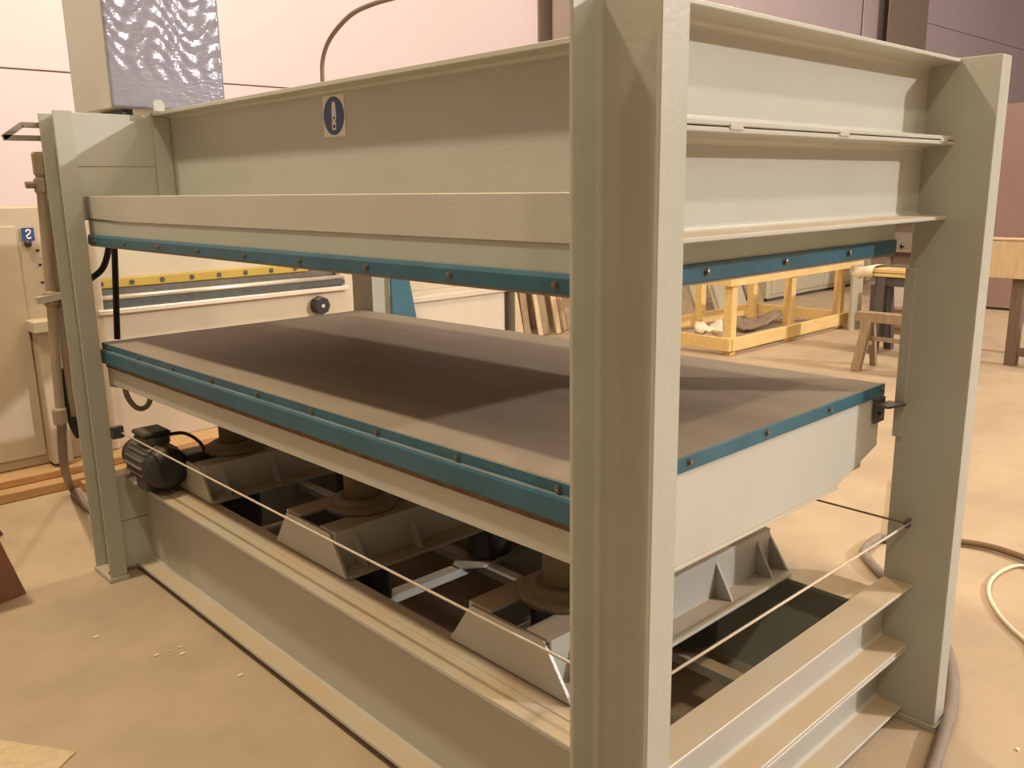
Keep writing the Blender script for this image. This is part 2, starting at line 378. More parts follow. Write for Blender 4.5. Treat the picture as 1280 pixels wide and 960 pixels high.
# guide shoes at the right corners of the lower platen
for y, s in ((Y0, 1), (Y1, -1)):
    g = M().box(X1-.060, X1+.002, y-s*.010, y-s*.0055, .905, .975).build('guide_shoe', 'dark_steel', lpl, tilt=True, bevel=.001)
    M().prism([(X1-.055, y-s*.010), (X1+.020, y-s*.010), (W-B-.0105, y-s*.030), (W-B-.0105, y-s*.058), (X1+.012, y-s*.064), (X1-.055, y-s*.045)], 'z', .953, .960).build('guide_finger', 'dark_steel', lpl, tilt=True, bevel=.001)
    bolt((X1-.033, y-s*.010, .925-.0099*y), 'y', -s, lpl, .009)

# cylinder carriers: transverse angle bars with tapered end plates, two hydraulic cylinders each
for yc in (.60, 1.51, 2.42):
    cb = M().prism([(yc-.213, .421), (yc+.213, .421), (yc+.128, .545), (yc-.128, .545)], 'x', .226, .236).build('cylinder_carrier', 'paint', press, bevel=.001)
    M().prism([(yc-.213, .421), (yc+.213, .421), (yc+.128, .545), (yc-.128, .545)], 'x', W-.236, W-.226).build('end_plate', 'paint', cb, bevel=.001)
    for s in (-1, 1):
        a = yc+s*.14
        M().prism([(yc+s*.222, .421), (yc+s*.222, .430), (a+s*.004, .430), (a+s*.004, .549), (yc+s*.060, .549), (yc+s*.060, .541), (a-s*.005, .541), (a-s*.005, .421)], 'x', .236, W-.236).build('carrier_bar', 'paint', cb, bevel=.001)
        for xr in (.31, .52, .90, 1.11):
            M().prism([(a+s*.004, .430), (a+s*.060, .430), (a+s*.004, .530)], 'x', xr-.004, xr+.004).build('rib', 'paint', cb)
    for xc in (.43, W-.43):
        for s in (-1, 1):
            M().box(xc-s*.07-.02, xc-s*.07+.02, yc-.135, yc+.135, .5405, .5485).build('tie_plate', 'paint', cb)
        cy = M().lathe((xc, yc, .22), 'z', [(.085, 0), (.085, .32), (.062, .33), (.062, .33)], 28).build('hydraulic_cylinder', 'dark_steel', cb)
        M().lathe((xc, yc, .5485), 'z', [(.115, 0), (.115, .016), (.108, .020), (.085, .020), (.085, .034), (.07, .038)], 32).build('cylinder_flange', 'brass_dust', cb)
        M().lathe((xc, yc, .58), 'z', [(.055, 0), (.055, .13), (.066, .13), (.066, .168)], 28).build('piston_rod', 'brass_dust', cb)
# floor frame between the long beams
cx0 = .92
for a in ((.235, W-.235, 1.485, 1.535), (.235, W-.235, 1.03, 1.08), (.235, W-.235, 1.94, 1.99)):
    M().box(*a[:2], a[2], a[3], .17, .20).build('floor_frame_bar', 'paint', press, bevel=.001)
M().box(cx0-.025, cx0+.025, NW, FW, .168, .198).build('floor_frame_bar', 'paint', press, bevel=.001)
M().prism([(cx0-.10, 1.49), (cx0-.03, 1.44), (cx0+.03, 1.44), (cx0+.10, 1.49), (cx0+.10, 1.53), (cx0+.03, 1.58), (cx0-.03, 1.58), (cx0-.10, 1.53)], 'z', .198, .204).build('corner_gusset', 'paint', press)

# pull cord around the columns
M().tube([(.105, LC, .622), (.102, 1.4, .624), (.100, NW-.02, .629)], .0034, 6).build('pull_cord', 'cord', press)
M().tube([(B, .118, .617), (W-B, .118, .612)], .0034, 6).build('pull_cord', 'cord', press)
M().tube([(W-B-.012, .125, .612), (W-B-.012, LC, .618)], .003, 6).build('pull_cord', 'dark_cord', press)
eye = M().tube(curve_pts([(W-B, .118, .622), (W-B-.022, .118, .626), (W-B-.028, .122, .612), (W-B-.014, .120, .602), (W-B, .118, .606)], 5), .004, 6).build('cord_eye', 'dark_steel', press)
M().box(.0665, .115, LC-.012, LC+.012, .600, .650).build('cord_switch', 'dark_steel', press, bevel=.004)
M().box(.088, .112, NW-.025, NW-.001, .618, .640).build('cord_eye', 'dark_steel', press, bevel=.003)

# hydraulic pump motor on the base
mx, mz = .165, .525
mo = M().lathe((mx, 2.47, mz), 'y', [(.072, 0), (.078, .02), (.078, .20), (.06, .215), (.06, .24)], 28).build('pump_motor', 'motor_paint', press)
M().lathe((mx, 2.405, mz), 'y', [(.045, 0), (.076, .012), (.082, .03), (.082, .075)], 28).build('fan_cover', 'black_plastic', mo)
for k in range(18):
    t = 2*math.pi*k/18
    if -.35 < math.sin(t) < 1.1 or True:
        u = Vector((math.cos(t), 0, math.sin(t))); n = Vector((-math.sin(t), 0, math.cos(t)))
        c = Vector((mx, 0, mz)); pts = []
        for y in (2.485, 2.66):
            for a, b in ((.075, -.002), (.088, -.002), (.088, .002), (.075, .002)):
                q = c+u*a+n*b; pts.append((q.x, y, q.z))
        if not (.9 < t < 2.25): M().add(pts, [(0, 1, 2, 3), (7, 6, 5, 4), (0, 4, 5, 1), (1, 5, 6, 2), (2, 6, 7, 3), (3, 7, 4, 0)]).build('cooling_fin', 'motor_paint', mo)
M().box(mx-.05, mx+.05, 2.51, 2.63, mz+.075, mz+.108).build('terminal_box', 'motor_paint', mo, bevel=.006)
M().box(mx-.055, mx+.055, 2.505, 2.635, mz+.109, mz+.130).build('terminal_lid', 'black_plastic', mo, bevel=.008)
M().box(mx-.06, mx+.06, 2.52, 2.62, .4195, mz-.06).build('motor_foot', 'motor_paint', mo, bevel=.003)
M().lathe((mx, 2.70, mz), 'y', [(.05, 0), (.062, .01), (.062, .05), (.04, .055)], 20).build('pump_body', 'motor_paint', mo)
M().tube(curve_pts([(mx+.055, 2.55, mz+.10), (mx+.11, 2.52, mz+.10), (mx+.15, 2.47, mz+.06), (mx+.155, 2.43, mz-.01), (mx+.15, 2.42, mz-.09)]), .007, 8).build('motor_cable', 'rubber', mo)

# hoses between the platens at the far left corner
q = hit(146, 418, 'z', .985)
M().tube([(q.x, q.y, .965), tuple(hit(143, 308, 'y', q.y)), tuple(hit(143, 308, 'y', q.y)+Vector((0, 0, .06)))], .0125, 10).build('hydraulic_hose', 'rubber', press)
M().tube(curve_pts([(.20, 2.90, 1.40), (.196, 2.90, 1.34), (.165, 2.91, 1.26), (.10, 2.93, 1.21), (.075, 2.94, 1.18)]), .0125, 10).build('hydraulic_hose', 'rubber', press)
M().tube(curve_pts([(.10, 2.93, 1.40), (.085, 2.93, 1.36), (.078, 2.93, 1.30), (.078, 2.93, 1.20)]), .011, 10).build('hydraulic_hose', 'rubber', press)
lp = [hit(px_, py_, 'y', 2.80) for px_, py_ in ((155, 480), (160, 497), (170, 509), (180, 510), (187, 502), (187, 488))]
M().tube(curve_pts(lp, 6), .011, 10).build('hydraulic_hose', 'conduit', press)

# film-wrapped switch cabinet on top of the far frame
cbx0, cby = .224, 2.772
cab = M().box(cbx0, cbx0+.46, cby, cby+.42, 1.878, 2.75).build('switch_cabinet', 'paint', press, bevel=.003)
tag(cab, 'tall switch cabinet with film wrapped front')
nx, nz = 44, 90; vs = []; fs = []
for j in range(nz+1):
    for i in range(nx+1):
        u, v = i/nx, j/nz
        a = .0016*math.sin(40*u+9*math.sin(9*v)+30*v)+.0018*math.sin(95*v+6*math.sin(11*u)+22*u)+random.uniform(-.0011, .0011)
        fade = min(1, max(.06, (v-.10)*6))
        vs.append((cbx0+.002+.456*u, cby-.008+a*fade, 1.882+.864*v))
for j in range(nz):
    for i in range(nx):
        k = j*(nx+1)+i; fs.append((k, k+1, k+nx+2, k+nx+1))
fo = M().add(vs, fs, True).build('plastic_film', 'film', cab)
tag(fo, 'crinkled shiny stretch film')
sd = fo.modifiers.new('solid', 'SOLIDIFY'); sd.thickness = .002
M().box(cbx0+.05, cbx0+.09, cby+.03, cby+.27, 1.855, 1.8785).build('cabinet_foot', 'dark_steel', cab)
M().box(cbx0+.37, cbx0+.41, cby+.03, cby+.27, 1.855, 1.8785).build('cabinet_foot', 'dark_steel', cab)
q = hit(198, 131, 'y', 2.70)
M().prism([(q.x-.022, 1.866), (q.x+.022, 1.866), (q.x+.022, 1.895), (q.x+.010, 1.908), (q.x-.012, 1.908), (q.x-.022, 1.895)], 'y', 2.695, 2.703).build('lifting_lug', 'paint', press, bevel=.001)

# conduit that rises from the upper beams
cp = [hit(px_, py_, 'x', .6) for px_, py_ in ((403, 99), (404, 72), (414, 46), (438, 19), (466, 5), (500, -5), (530, -18))]
cp = [Vector((.6, cp[0].y, 1.80))]+cp+[Vector((.6, 1.20, 2.28)), Vector((.6, 1.15, 2.6)), Vector((.6, 1.14, 3.2)), Vector((.6, 1.14, 7.99))]
M().tube(curve_pts(cp, 6), .0075, 10).build('cable_conduit', 'grey_hose', press)
# pipes clipped behind the far left column
def pipe(name, pts, y, r, m, parent, k=6):
    return M().tube(curve_pts([hit(a, b, 'y', y) for a, b in pts], k), r, 10).build(name, m, parent)
PY = 2.945
pipe('conduit_pipe', ((50, 200), (52, 240), (60, 330), (68, 430), (76, 520)), PY, .018, 'conduit', press)
pipe('conduit_pipe', ((57, 190), (62, 215), (70, 330), (84, 470), (92, 520)), PY+.02, .014, 'conduit', press)
for a, b, l in ((50, 205, .09), (52, 232, .06), (63, 373, .06), (75, 520, .07)):
    q = hit(a, b, 'y', PY)
    M().lathe((q.x, q.y, q.z-l/2), 'z', [(.022, 0), (.028, .008), (.028, l-.008), (.022, l)], 8).build('pipe_coupling', 'conduit', press)
q = hit(50, 231, 'y', PY); M().lathe((q.x-.05, q.y, q.z), 'x', [(.014, 0), (.014, .05)], 10).build('valve_stub', 'grey_hose', press)
q = hit(63, 372, 'y', PY); M().beam((q.x-.055, q.y-.02, q.z-.006), (q.x+.075, q.y-.02, q.z+.012), .03, .026).build('pipe_clamp', 'paint', press)
pipe('oil_hose', ((80, 460), (84, 500), (92, 530), (100, 545)), PY+.03, .018, 'rubber', press)
hp = [hit(77, 525, 'y', PY), hit(78, 555, 'y', PY+.12), hit(81, 585, 'y', PY+.35)]
hq = [hit(88, 607, 'z', .06), hit(100, 623, 'z', .022), hit(118, 640, 'z', .022), hit(140, 650, 'z', .022)]
M().tube(curve_pts(hp+hq, 8), .019, 10).build('oil_hose', 'grey_hose', press)

# bent metal frame sticking out behind the far left column
fr = [hit(a, b, 'y', 2.925) for a, b in ((52, 157), (27, 156), (4, 172), (52, 173))]
ob = M()
for i in range(3): ob.beam(fr[i], fr[i+1], .014, .02)
ob.build('wire_guard', 'grey_hose', press)
for o in [c for c in press.children if c.name.startswith('wire_guard')]: pass

# ------------------------------------------------------------------ veneer guillotine behind the press
GY = 4.35
gl_ = thing('veneer_guillotine', (1.0, GY+.4, 0), 'beige veneer guillotine with yellow bolted bar behind the press', 'machine')
M().box(-1.1, .62, GY-.02, GY+.7, .10, 1.50).build('end_cabinet', 'machine_beige', gl_, bevel=.01)
q0 = hit(102, 300, 'y', GY-.03)
M().box(-1.0, hit(35, 400, 'y', GY-.03).x, GY-.036, GY-.02, .16, 1.40).build('cabinet_door', 'machine_beige', gl_, bevel=.004)
M().box(.60, 2.28, GY+.10, GY+.5, 1.075, 1.62).build('upper_beam', 'machine_cream', gl_, bevel=.006)
yb_ = M().box(.58, 1.98, GY+.06, GY+.10, 1.028, 1.080).build('yellow_bar', 'yellow', gl_, bevel=.003)
for k, px_ in enumerate((126, 165, 203, 240, 274, 307, 339, 369, 400)):
    q = hit(px_, 356-.078*(px_-126), 'y', GY+.06)
    M().lathe((q.x, GY+.062, 1.054), 'y', [(.015, 0), (.015, -.008), (.007, -.008)], 8).build('bolt', 'dark_steel', yb_)
M().box(.58, 2.22, GY+.08, GY+.12, .985, 1.027).build('knife_beam', 'steel', gl_)
M().lathe((.58, GY+.02, .975), 'x', [(.014, 0), (.014, 1.64)], 12).build('clamp_rod', 'bright_steel', gl_)
M().box(.58, 2.22, GY+.0, GY+.10, .925, .958).build('lower_knife', 'dark_steel', gl_)
M().box(.58, 2.22, GY-.05, GY+.03, .890, .918).build('table_edge', 'bright_steel', gl_, bevel=.004)
M().box(.58, 2.22, GY-.01, GY+.5, .62, .889).build('front_panel', 'machine_cream', gl_, bevel=.004)
M().box(.58, 2.22, GY+.02, GY+.5, .10, .619).build('lower_panel', 'machine_beige', gl_, bevel=.004)
M().box(2.2, 2.42, GY+.02, GY+.6, .10, 1.3).build('right_upright', 'machine_cream', gl_, bevel=.006)
q = hit(402, 382, 'y', GY-.06)
hw = M().lathe((q.x, GY-.08, q.z), 'y', [(.055, 0), (.062, .012), (.062, .06), (.03, .062), (.03, .10)], 8).build('hand_knob', 'black_plastic', gl_)
M().lathe((q.x, GY-.084, q.z), 'y', [(.012, 0), (.012, .004)], 12).build('knob_cap', 'bright_steel', hw)
for px_, py_, r in ((35, 305, .018), (47, 313, .008), (50, 331, .008), (53, 353, .008)):
    q = hit(px_, py_, 'y', GY-.037); M().lathe((q.x, q.y, q.z), 'y', [(r, .004), (r, -.006), (r*.6, -.012)], 12).build('push_button', 'black_plastic', gl_)
q = hit(35, 293, 'y', GY-.037)
st = M().box(q.x-.030, q.x+.030, GY-.039, GY-.036, q.z-.034, q.z+.034).build('warning_sticker', 'sign_blue', gl_)
gp = [(-.010, .012), (-.006, .021), (.004, .023), (.011, .016), (.008, .006), (-.002, -.002), (-.008, -.010), (-.004, -.020), (.006, -.021), (.011, -.014)]
M().tube(curve_pts([(q.x+a, GY-.0395, q.z+b) for a, b in gp], 4), .0042, 6).build('hook_symbol', 'sign_white', st)
q = hit(50, 405, 'y', GY-.10)
shelf = M().box(q.x-.05, q.x+.12, GY-.16, GY-.02, q.z-.04, q.z+.02).build('side_shelf', 'machine_cream', gl_, bevel=.004)
M().box(q.x-.03, q.x+.07, GY-.13, GY-.02, .12, q.z-.04).build('side_post', 'machine_beige', gl_, bevel=.004)
pl = M().box(-1.6, 2.6, 4.10, GY+.75, 0, .055).build('wooden_plinth', 'plinth_wood', gl_, bevel=.006)
M().box(-1.6, 2.6, 4.18, GY+.7, .055, .10).build('plinth_board', 'plinth_wood', gl_, bevel=.006)

# boards lying on the floor between press and guillotine
for i, (ya, yb, zt) in enumerate(((3.42, 3.60, .05), (3.62, 3.82, .05), (3.84, 4.06, .05))):
    o = M().box(.30, 1.9+.1*i, ya, yb, 0, zt).build('floor_board', 'old_wood' if i % 2 else 'plinth_wood', bevel=.003)
    tag(o, 'long brown board lying on the floor between the press and the guillotine', 'board', 'boards on the floor behind the press')

# ------------------------------------------------------------------ things seen through the gap between the platens
def standing(name, m, px0, px1, y, depth, z1, label, cat, bevel=.004, z0=0):
    a = hit(px0, 372, 'y', y).x; b = hit(px1, 372, 'y', y).x
    o = M().box(a, b, y, y+depth, z0, z1).build(name, m, bevel=bevel); return tag(o, label, cat)
ws = thing('white_rack', (3.6, 5.6, 0), 'narrow white upright rack beside the blue board', 'rack')
a = hit(469, 372, 'y', 5.5).x; b = hit(490, 372, 'y', 5.5).x
for f0, f1 in ((0, .28), (.36, .62), (.68, 1.0)):
    M().box(a+(b-a)*f0, a+(b-a)*f1, 5.5+.03*(f0 > .3), 5.58, 0, 1.3).build('upright', 'white_plastic' if f0 != .36 else 'old_wood', ws, bevel=.003)
M().box(a, b, 5.58, 5.62, 0, 1.3).build('back_plate', 'old_wood', ws)
bp = thing('blue_board', (3.55, 5.42, 0), 'blue painted board standing beside the white chest', 'board')
a = hit(490, 372, 'y', 5.40); b = hit(518, 390, 'y', 5.40); c = hit(511, 345, 'y', 5.40)
M().prism([(a.x, .02), (b.x+.10, .02), (c.x, c.z), (c.x-.03, 1.25), (a.x, 1.25)], 'y', 5.40, 5.43).build('board_panel', 'blue_panel', bp, bevel=.002)
M().box(a.x-.02, a.x+.3, 5.38, 5.48, 0, .02).build('foot', 'blue_panel', bp)
ch = thing('white_chest', (4.3, 5.9, 0), 'low white chest with a thick lid beside leaning offcuts', 'chest')
a = hit(514, 372, 'y', 5.5); b = hit(636, 366, 'y', 5.5)
M().box(a.x, b.x-.03, 5.53, 6.25, .02, .545).build('body', 'white_plastic', ch, bevel=.006)
M().box(a.x-.02, b.x, 5.50, 6.28, .545, .60).build('lid', 'white_plastic', ch, bevel=.008)
M().box(a.x+.05, b.x-.1, 5.56, 6.2, 0, .02).build('plinth', 'black_plastic', ch)
M().box(a.x-.02, b.x-.1, 5.9, 6.28, .60, .70).build('rear_rail', 'machine_cream', ch, bevel=.004)
pst = tag(M().prism([(b.x+.005, 5.47), (b.x+.055, 5.47), (b.x+.055, 5.52), (b.x+.02, 5.52), (b.x+.02, 5.56), (b.x+.005, 5.56)], 'z', 0, 1.25).build('steel_post', 'steel', bevel=.002), 'grey steel angle post at the end of the white chest', 'post')
for i, px_ in enumerate((651, 664, 668, 677, 686, 692, 699, 706, 713, 722)):
    q = hit(px_, 385, 'y', 5.62+.02*(i % 3)); wd = (.12, .09, .04, .06, .10, .05, .07, .10, .07, .10)[i]; tl = random.uniform(-.05, .02)
    h = 1.25+.1*math.sin(i*2.3)
    o = M().beam((q.x-tl*q.z-.02, 5.62+.05*(i % 3), .008), (q.x+tl*(h-q.z), 5.62+.05*(i % 3)+.28, h), wd, .02).build('wood_offcut', ('pine_pale', 'old_wood', 'pine_pale')[i % 3], bevel=.002)
    tag(o, ('widest pale timber offcut, next to the grey angle post', 'dark brown timber offcut beside the widest pale one', 'narrowest pale timber sliver leaning past the white chest', 'pale timber offcut leaning past the white chest', 'dark brown timber offcut in the middle of the offcuts', 'pale timber offcut leaning past the white chest', 'pale timber offcut leaning past the white chest', 'dark brown timber offcut farthest from the white chest', 'pale timber offcut leaning past the white chest', 'pale timber offcut leaning past the white chest')[i], 'offcut', 'timber offcuts leaning past the white chest')

for i in range(7):  # boards added to stand in for the dark shade between the offcuts
    x = 4.95+.16*i; tl = 0.0
    o = M().beam((x, 5.98, .008), (x+tl, 6.12, 1.15+.08*math.sin(i)), .14, .022).build('gap_filler_board', 'old_wood', bevel=.002)
    tag(o, 'brown board added to fill the shaded gaps behind the timber offcuts', 'board', 'added boards behind the offcuts')

# ------------------------------------------------------------------ timber stand on the right
ts = thing('timber_stand', (7.0, 4.0, 0), 'open pine frame stand on the floor behind the press', 'timber stand')
SX0, SX1, SY0, SY1 = 5.83, 8.25, 3.57, 4.75
def post(x, y, z1=.66, wd=.085): M().box(x-wd/2, x+wd/2, y-wd/2, y+wd/2, 0, z1).build('post', 'pine', ts, bevel=.003)
for x in (SX0+.06, 6.95, 8.0):
    post(x, SY0+.06); post(x, SY1-.06)
M().box(SX0, SX1+.15, SY0-.01, SY0+.035, .645, .755).build('top_rail', 'pine', ts, bevel=.003)
M().box(SX0, SX1, SY1-.035, SY1+.01, .645, .755).build('top_rail', 'pine', ts, bevel=.003)
M().box(SX0-.03, SX0+.015, SY0, SY1, .645, .755).build('top_rail', 'pine', ts, bevel=.003)
M().box(SX1-.10, SX1-.05, SY0+.05, SY1, .645, .755).build('top_rail', 'pine', ts, bevel=.003)
M().box(SX0, SX1-.1, SY0-.02, SY0+.018, .045, .165).build('bottom_rail', 'pine', ts, bevel=.003)
M().box(SX0, SX1-.1, SY1-.02, SY1+.02, .045, .165).build('bottom_rail', 'pine', ts, bevel=.003)
M().box(SX0-.03, SX0+.018, SY0, SY1, .045, .165).build('bottom_rail', 'pine', ts, bevel=.003)
M().box(SX1-.15, SX1-.1, SY0, SY1, .045, .165).build('bottom_rail', 'pine', ts, bevel=.003)
# things lying inside the stand
def sheet(name, cx_, cy_, lx, ly, m, amp, label, cat, rz=0, z=.02, seed=0):
    rnd = random.Random(seed); n = 10; vs = []; fs = []
    for j in range(n+1):
        for i in range(n+1):
            u = (i/n-.5)*lx; v = (j/n-.5)*ly
            zz = z+amp*(.5+.5*math.sin(5*i/n+seed)*math.cos(4*j/n+seed*2))+rnd.uniform(0, amp*.25)
            vs.append((cx_+u*math.cos(rz)-v*math.sin(rz), cy_+u*math.sin(rz)+v*math.cos(rz), zz))
    for j in range(n):
        for i in range(n):
            k = j*(n+1)+i; fs.append((k, k+1, k+n+2, k+n+1))
    o = M().add(vs, fs, True).build(name, m); s_ = o.modifiers.new('solid', 'SOLIDIFY'); s_.thickness = .012
    return tag(o, label, cat)
sheet('brown_sack', 7.5, 4.28, 1.0, .34, 'sack', .13, 'dark crumpled sack lying inside the pine stand', 'sack', .08, .015, 1)
sheet('crumpled_paper', 6.42, 4.22, .24, .28, 'paper', .15, 'crumpled white paper inside the pine stand', 'paper', .6, .015, 3)
sheet('cardboard_sheet', 6.9, 3.84, .9, .30, 'grey_board', .03, 'flat grey cardboard sheet on the floor inside the stand', 'cardboard', .04, .015, 5)
for i, (px0, px1, py, m) in enumerate(((852, 871, 425, 'old_wood'), (874, 884, 420, 'grey_board'), (896, 935, 412, 'grey_board'), (938, 955, 408, 'old_wood'))):
    a = hit(px0, py, 'z', 0); b = hit(px1, py, 'z', 0); y = 5.25+.02*i
    a = hit(px0, 390, 'y', y); b = hit(px1, 390, 'y', y)
    o = M().add([(a.x, y, 0), (b.x, y, 0), (b.x, y+.022, 0), (a.x, y+.022, 0), (a.x-.12, y+.34, .95), (b.x-.12, y+.34, .95), (b.x-.12, y+.362, .95), (a.x-.12, y+.362, .95)],
            [(0, 3, 2, 1), (4, 5, 6, 7), (0, 1, 5, 4), (1, 2, 6, 5), (2, 3, 7, 6), (3, 0, 4, 7)]).build('leaning_panel', m, bevel=.002)
    tag(o, ('narrow brown panel leaning beyond the pine stand', 'thin grey strip leaning beyond the pine stand', 'wide grey board leaning beyond the pine stand', 'short brown panel next to the wide grey board')[i], 'panel')
gb = thing('grey_cabinet', (9.0, 5.5, 0), 'greenish grey cabinet standing beyond the pine stand', 'cabinet')
a = hit(958, 380, 'y', 5.3); b = hit(1085, 380, 'y', 5.3)
M().box(a.x, b.x, 5.3, 5.9, .04, .95).build('body', 'grey_board', gb, bevel=.01)
M().box(a.x+.1, (a.x+b.x)/2-.01, 5.28, 5.3, .1, .9).build('door', 'grey_board', gb, bevel=.004)
M().box((a.x+b.x)/2+.01, b.x-.1, 5.28, 5.3, .1, .9).build('door', 'grey_board', gb, bevel=.004)
M().box(a.x+.1, b.x-.1, 5.35, 5.8, 0, .04).build('plinth', 'dark_post', gb)
lb_ = thing('upright_board', (8.3, 3.4, 0), 'pale grey upright board leaning at the end of the pine stand', 'board')
a = hit(1062, 420, 'y', 3.42); b = hit(1074, 420, 'y', 3.42)
M().box(a.x, b.x, 3.42, 3.45, 0, .70).build('board_panel', 'grey_board', lb_, bevel=.002)
M().box(a.x, b.x, 3.45, 3.47, .60, .68).build('cleat', 'grey_board', lb_)

# sawhorse
sh = thing('sawhorse', (6.03, 2.3, 0), 'small wooden sawhorse standing between the pine stand and press', 'sawhorse')
sa = hit(1068, 462, 'z', 0); sb = hit(1103, 455, 'z', 0)
ta = Vector((6.08, 2.46, .49)); 
M().box(6.02, 6.12, 1.70, 2.50, .415, .495).build('top_beam', 'old_wood', sh, bevel=.003)
for y, dy in ((2.40, .05), (1.80, -.05)):
    M().beam((6.04, y, .43), (5.98, y+dy, 0.0), .05, .075).build('leg', 'old_wood', sh, bevel=.002)
    M().beam((6.10, y, .43), (6.32, y+dy, 0.0), .05, .075).build('leg', 'old_wood', sh, bevel=.002)
    M().beam((6.00, y+dy*.5, .24), (6.22, y+dy*.5, .24), .03, .07).build('leg_brace', 'old_wood', sh, bevel=.002)
M().beam((6.09, 2.42, .27), (6.09, 1.78, .27), .03, .035).build('stretcher', 'old_wood', sh, bevel=.002)
# trestle with a film-wrapped bundle of laths behind the sawhorse
tr = thing('dark_trestle', (7.0, 2.75, 0), 'dark trestle stand under the wrapped lath bundle', 'trestle')
TB = hit(1096, 352, 'x', 7.0)
for y in (TB.y-.10, TB.y-.75):
    M().beam((6.92, y, .70), (6.80, y, 0), .07, .07).build('leg', 'dark_post', tr)
    M().beam((7.02, y, .70), (7.14, y, 0), .07, .07).build('leg', 'dark_post', tr)
M().box(6.90, 7.04, TB.y-.80, TB.y-.03, .62, .705).build('top_bar', 'dark_post', tr)
M().box(6.93, 6.99, TB.y-.16, TB.y+.02, .12, .62).build('side_panel', 'dark_post', tr)
bu = thing('lath_bundle', (7.0, 2.3, .7), 'bundle of pale pine laths with a film wrapped end on trestle', 'lath bundle')
for i in range(5):
    M().box(6.88+.05*i, 6.925+.05*i, TB.y-.52, TB.y+.06, .706, .735+.006*(i % 2)).build('lath', 'pine', bu, bevel=.002)
    M().box(6.88+.05*i, 6.925+.05*i, TB.y-.52, TB.y+.05, .742, .772).build('lath', 'pine', bu, bevel=.002)
vs = []; fs = []; n = 14; k = 9
for i in range(k):
    y = TB.y+.02+.24*i/(k-1)-.04; s_ = 1 if i < 6 else (1-(i-5)*.22)
    for j in range(n):
        t = 2*math.pi*j/n; c_, s2 = math.cos(t), math.sin(t)
        ex = math.copysign(abs(c_)**.5, c_)*.15*s_+random.uniform(-.008, .008); ez = math.copysign(abs(s2)**.5, s2)*.055*s_+random.uniform(-.006, .006)
        vs.append((7.0+ex, y, .745+ez-(.06*(i/k)**2)))
for i in range(k-1):
    for j in range(n): fs.append((i*n+j, i*n+(j+1) % n, (i+1)*n+(j+1) % n, (i+1)*n+j))
fs.append(tuple((k-1)*n+j for j in range(n)))
M().add(vs, fs, True).build('film_wrap', 'paper', bu)
# pale card standing behind the trestle
cd_ = thing('pale_card_box', (8.0, 2.9, 0), 'pale lavender box on a brown crate behind the trestle', 'box')
q0 = hit(1103, 382, 'x', 8.0); q1 = hit(1127, 360, 'x', 8.0)
M().box(8.0, 8.3, q1.y-.25, q0.y, q0.z, q1.z+.04).build('box_body', 'lavender_board', cd_, bevel=.004)
M().box(8.01, 8.28, q1.y-.24, q0.y-.01, q1.z+.04, q1.z+.05).build('box_flap', 'lavender_board', cd_)
cr_ = thing('brown_crate', (8.2, 2.6, 0), 'low brown crate carrying the pale lavender box', 'crate')
M().box(7.98, 8.5, q1.y-.4, q0.y+.06, 0.06, q0.z-.03).build('crate_body', 'brown_sheet', cr_, bevel=.004)
M().box(7.96, 8.52, q1.y-.42, q0.y+.08, q0.z-.03, q0.z).build('crate_lid', 'old_wood', cr_, bevel=.004)
for x in (8.0, 8.44): M().box(x, x+.05, q1.y-.4, q0.y+.06, 0, .06).build('runner', 'old_wood', cr_)

# bench at the far right
wbn = thing('wooden_bench', (7.3, 1.4, 0), 'wooden rail frame with a deep pale board right of the press', 'bench')
M().box(6.98, 7.04, .7, 2.02, .745, 1.06).build('apron', 'pine_pale', wbn, bevel=.005)
M().box(6.97, 7.10, .69, 2.03, 1.06, 1.078).build('bench_top', 'pine_pale', wbn, bevel=.004)
for x in (7.04, 7.62):
    for y in (.8, 1.60): M().box(x, x+.09, y-.045, y+.045, 0, .745).build('leg', 'bench_wood', wbn, bevel=.003)
    M().beam((x+.045, .8, .12), (x+.045, 1.60, .12), .05, .07).build('rail', 'bench_wood', wbn)
M().beam((7.06, 1.60, .34), (7.66, 1.60, .50), .04, .07).build('brace', 'bench_wood', wbn)
# brown boards upright at the end of the hall
bs = thing('brown_partition', (10.7, 1.8, 0), 'tall pinkish brown panels standing at the far end', 'partition')
for k in range(3):
    M().box(10.5, 10.54, .2+1.0*k-.0, 1.195+1.0*k, .03, 2.42).build('panel', 'brown_sheet', bs, bevel=.004)
M().box(10.54, 10.62, .2, 3.19, 0, .12).build('base_bar', 'dark_post', bs)
# rack added far behind to stand in for the dim band above the benches
rk = thing('dim_band_rack', (12.5, 4.2, 0), 'grey brown rack added for the dim band beyond the lath bundle', 'rack')
M().box(12.6, 12.7, 3.2, 5.1, .3, 1.75).build('back_panel', 'pillar_paint', rk)
for y in (3.2, 4.2, 5.05): M().box(12.5, 12.6, y, y+.06, 0, 1.75).build('upright', 'pillar_paint', rk)
for z in (.5, 1.0, 1.5): M().box(12.4, 12.6, 3.2, 5.1, z, z+.04).build('shelf', 'pillar_paint', rk)

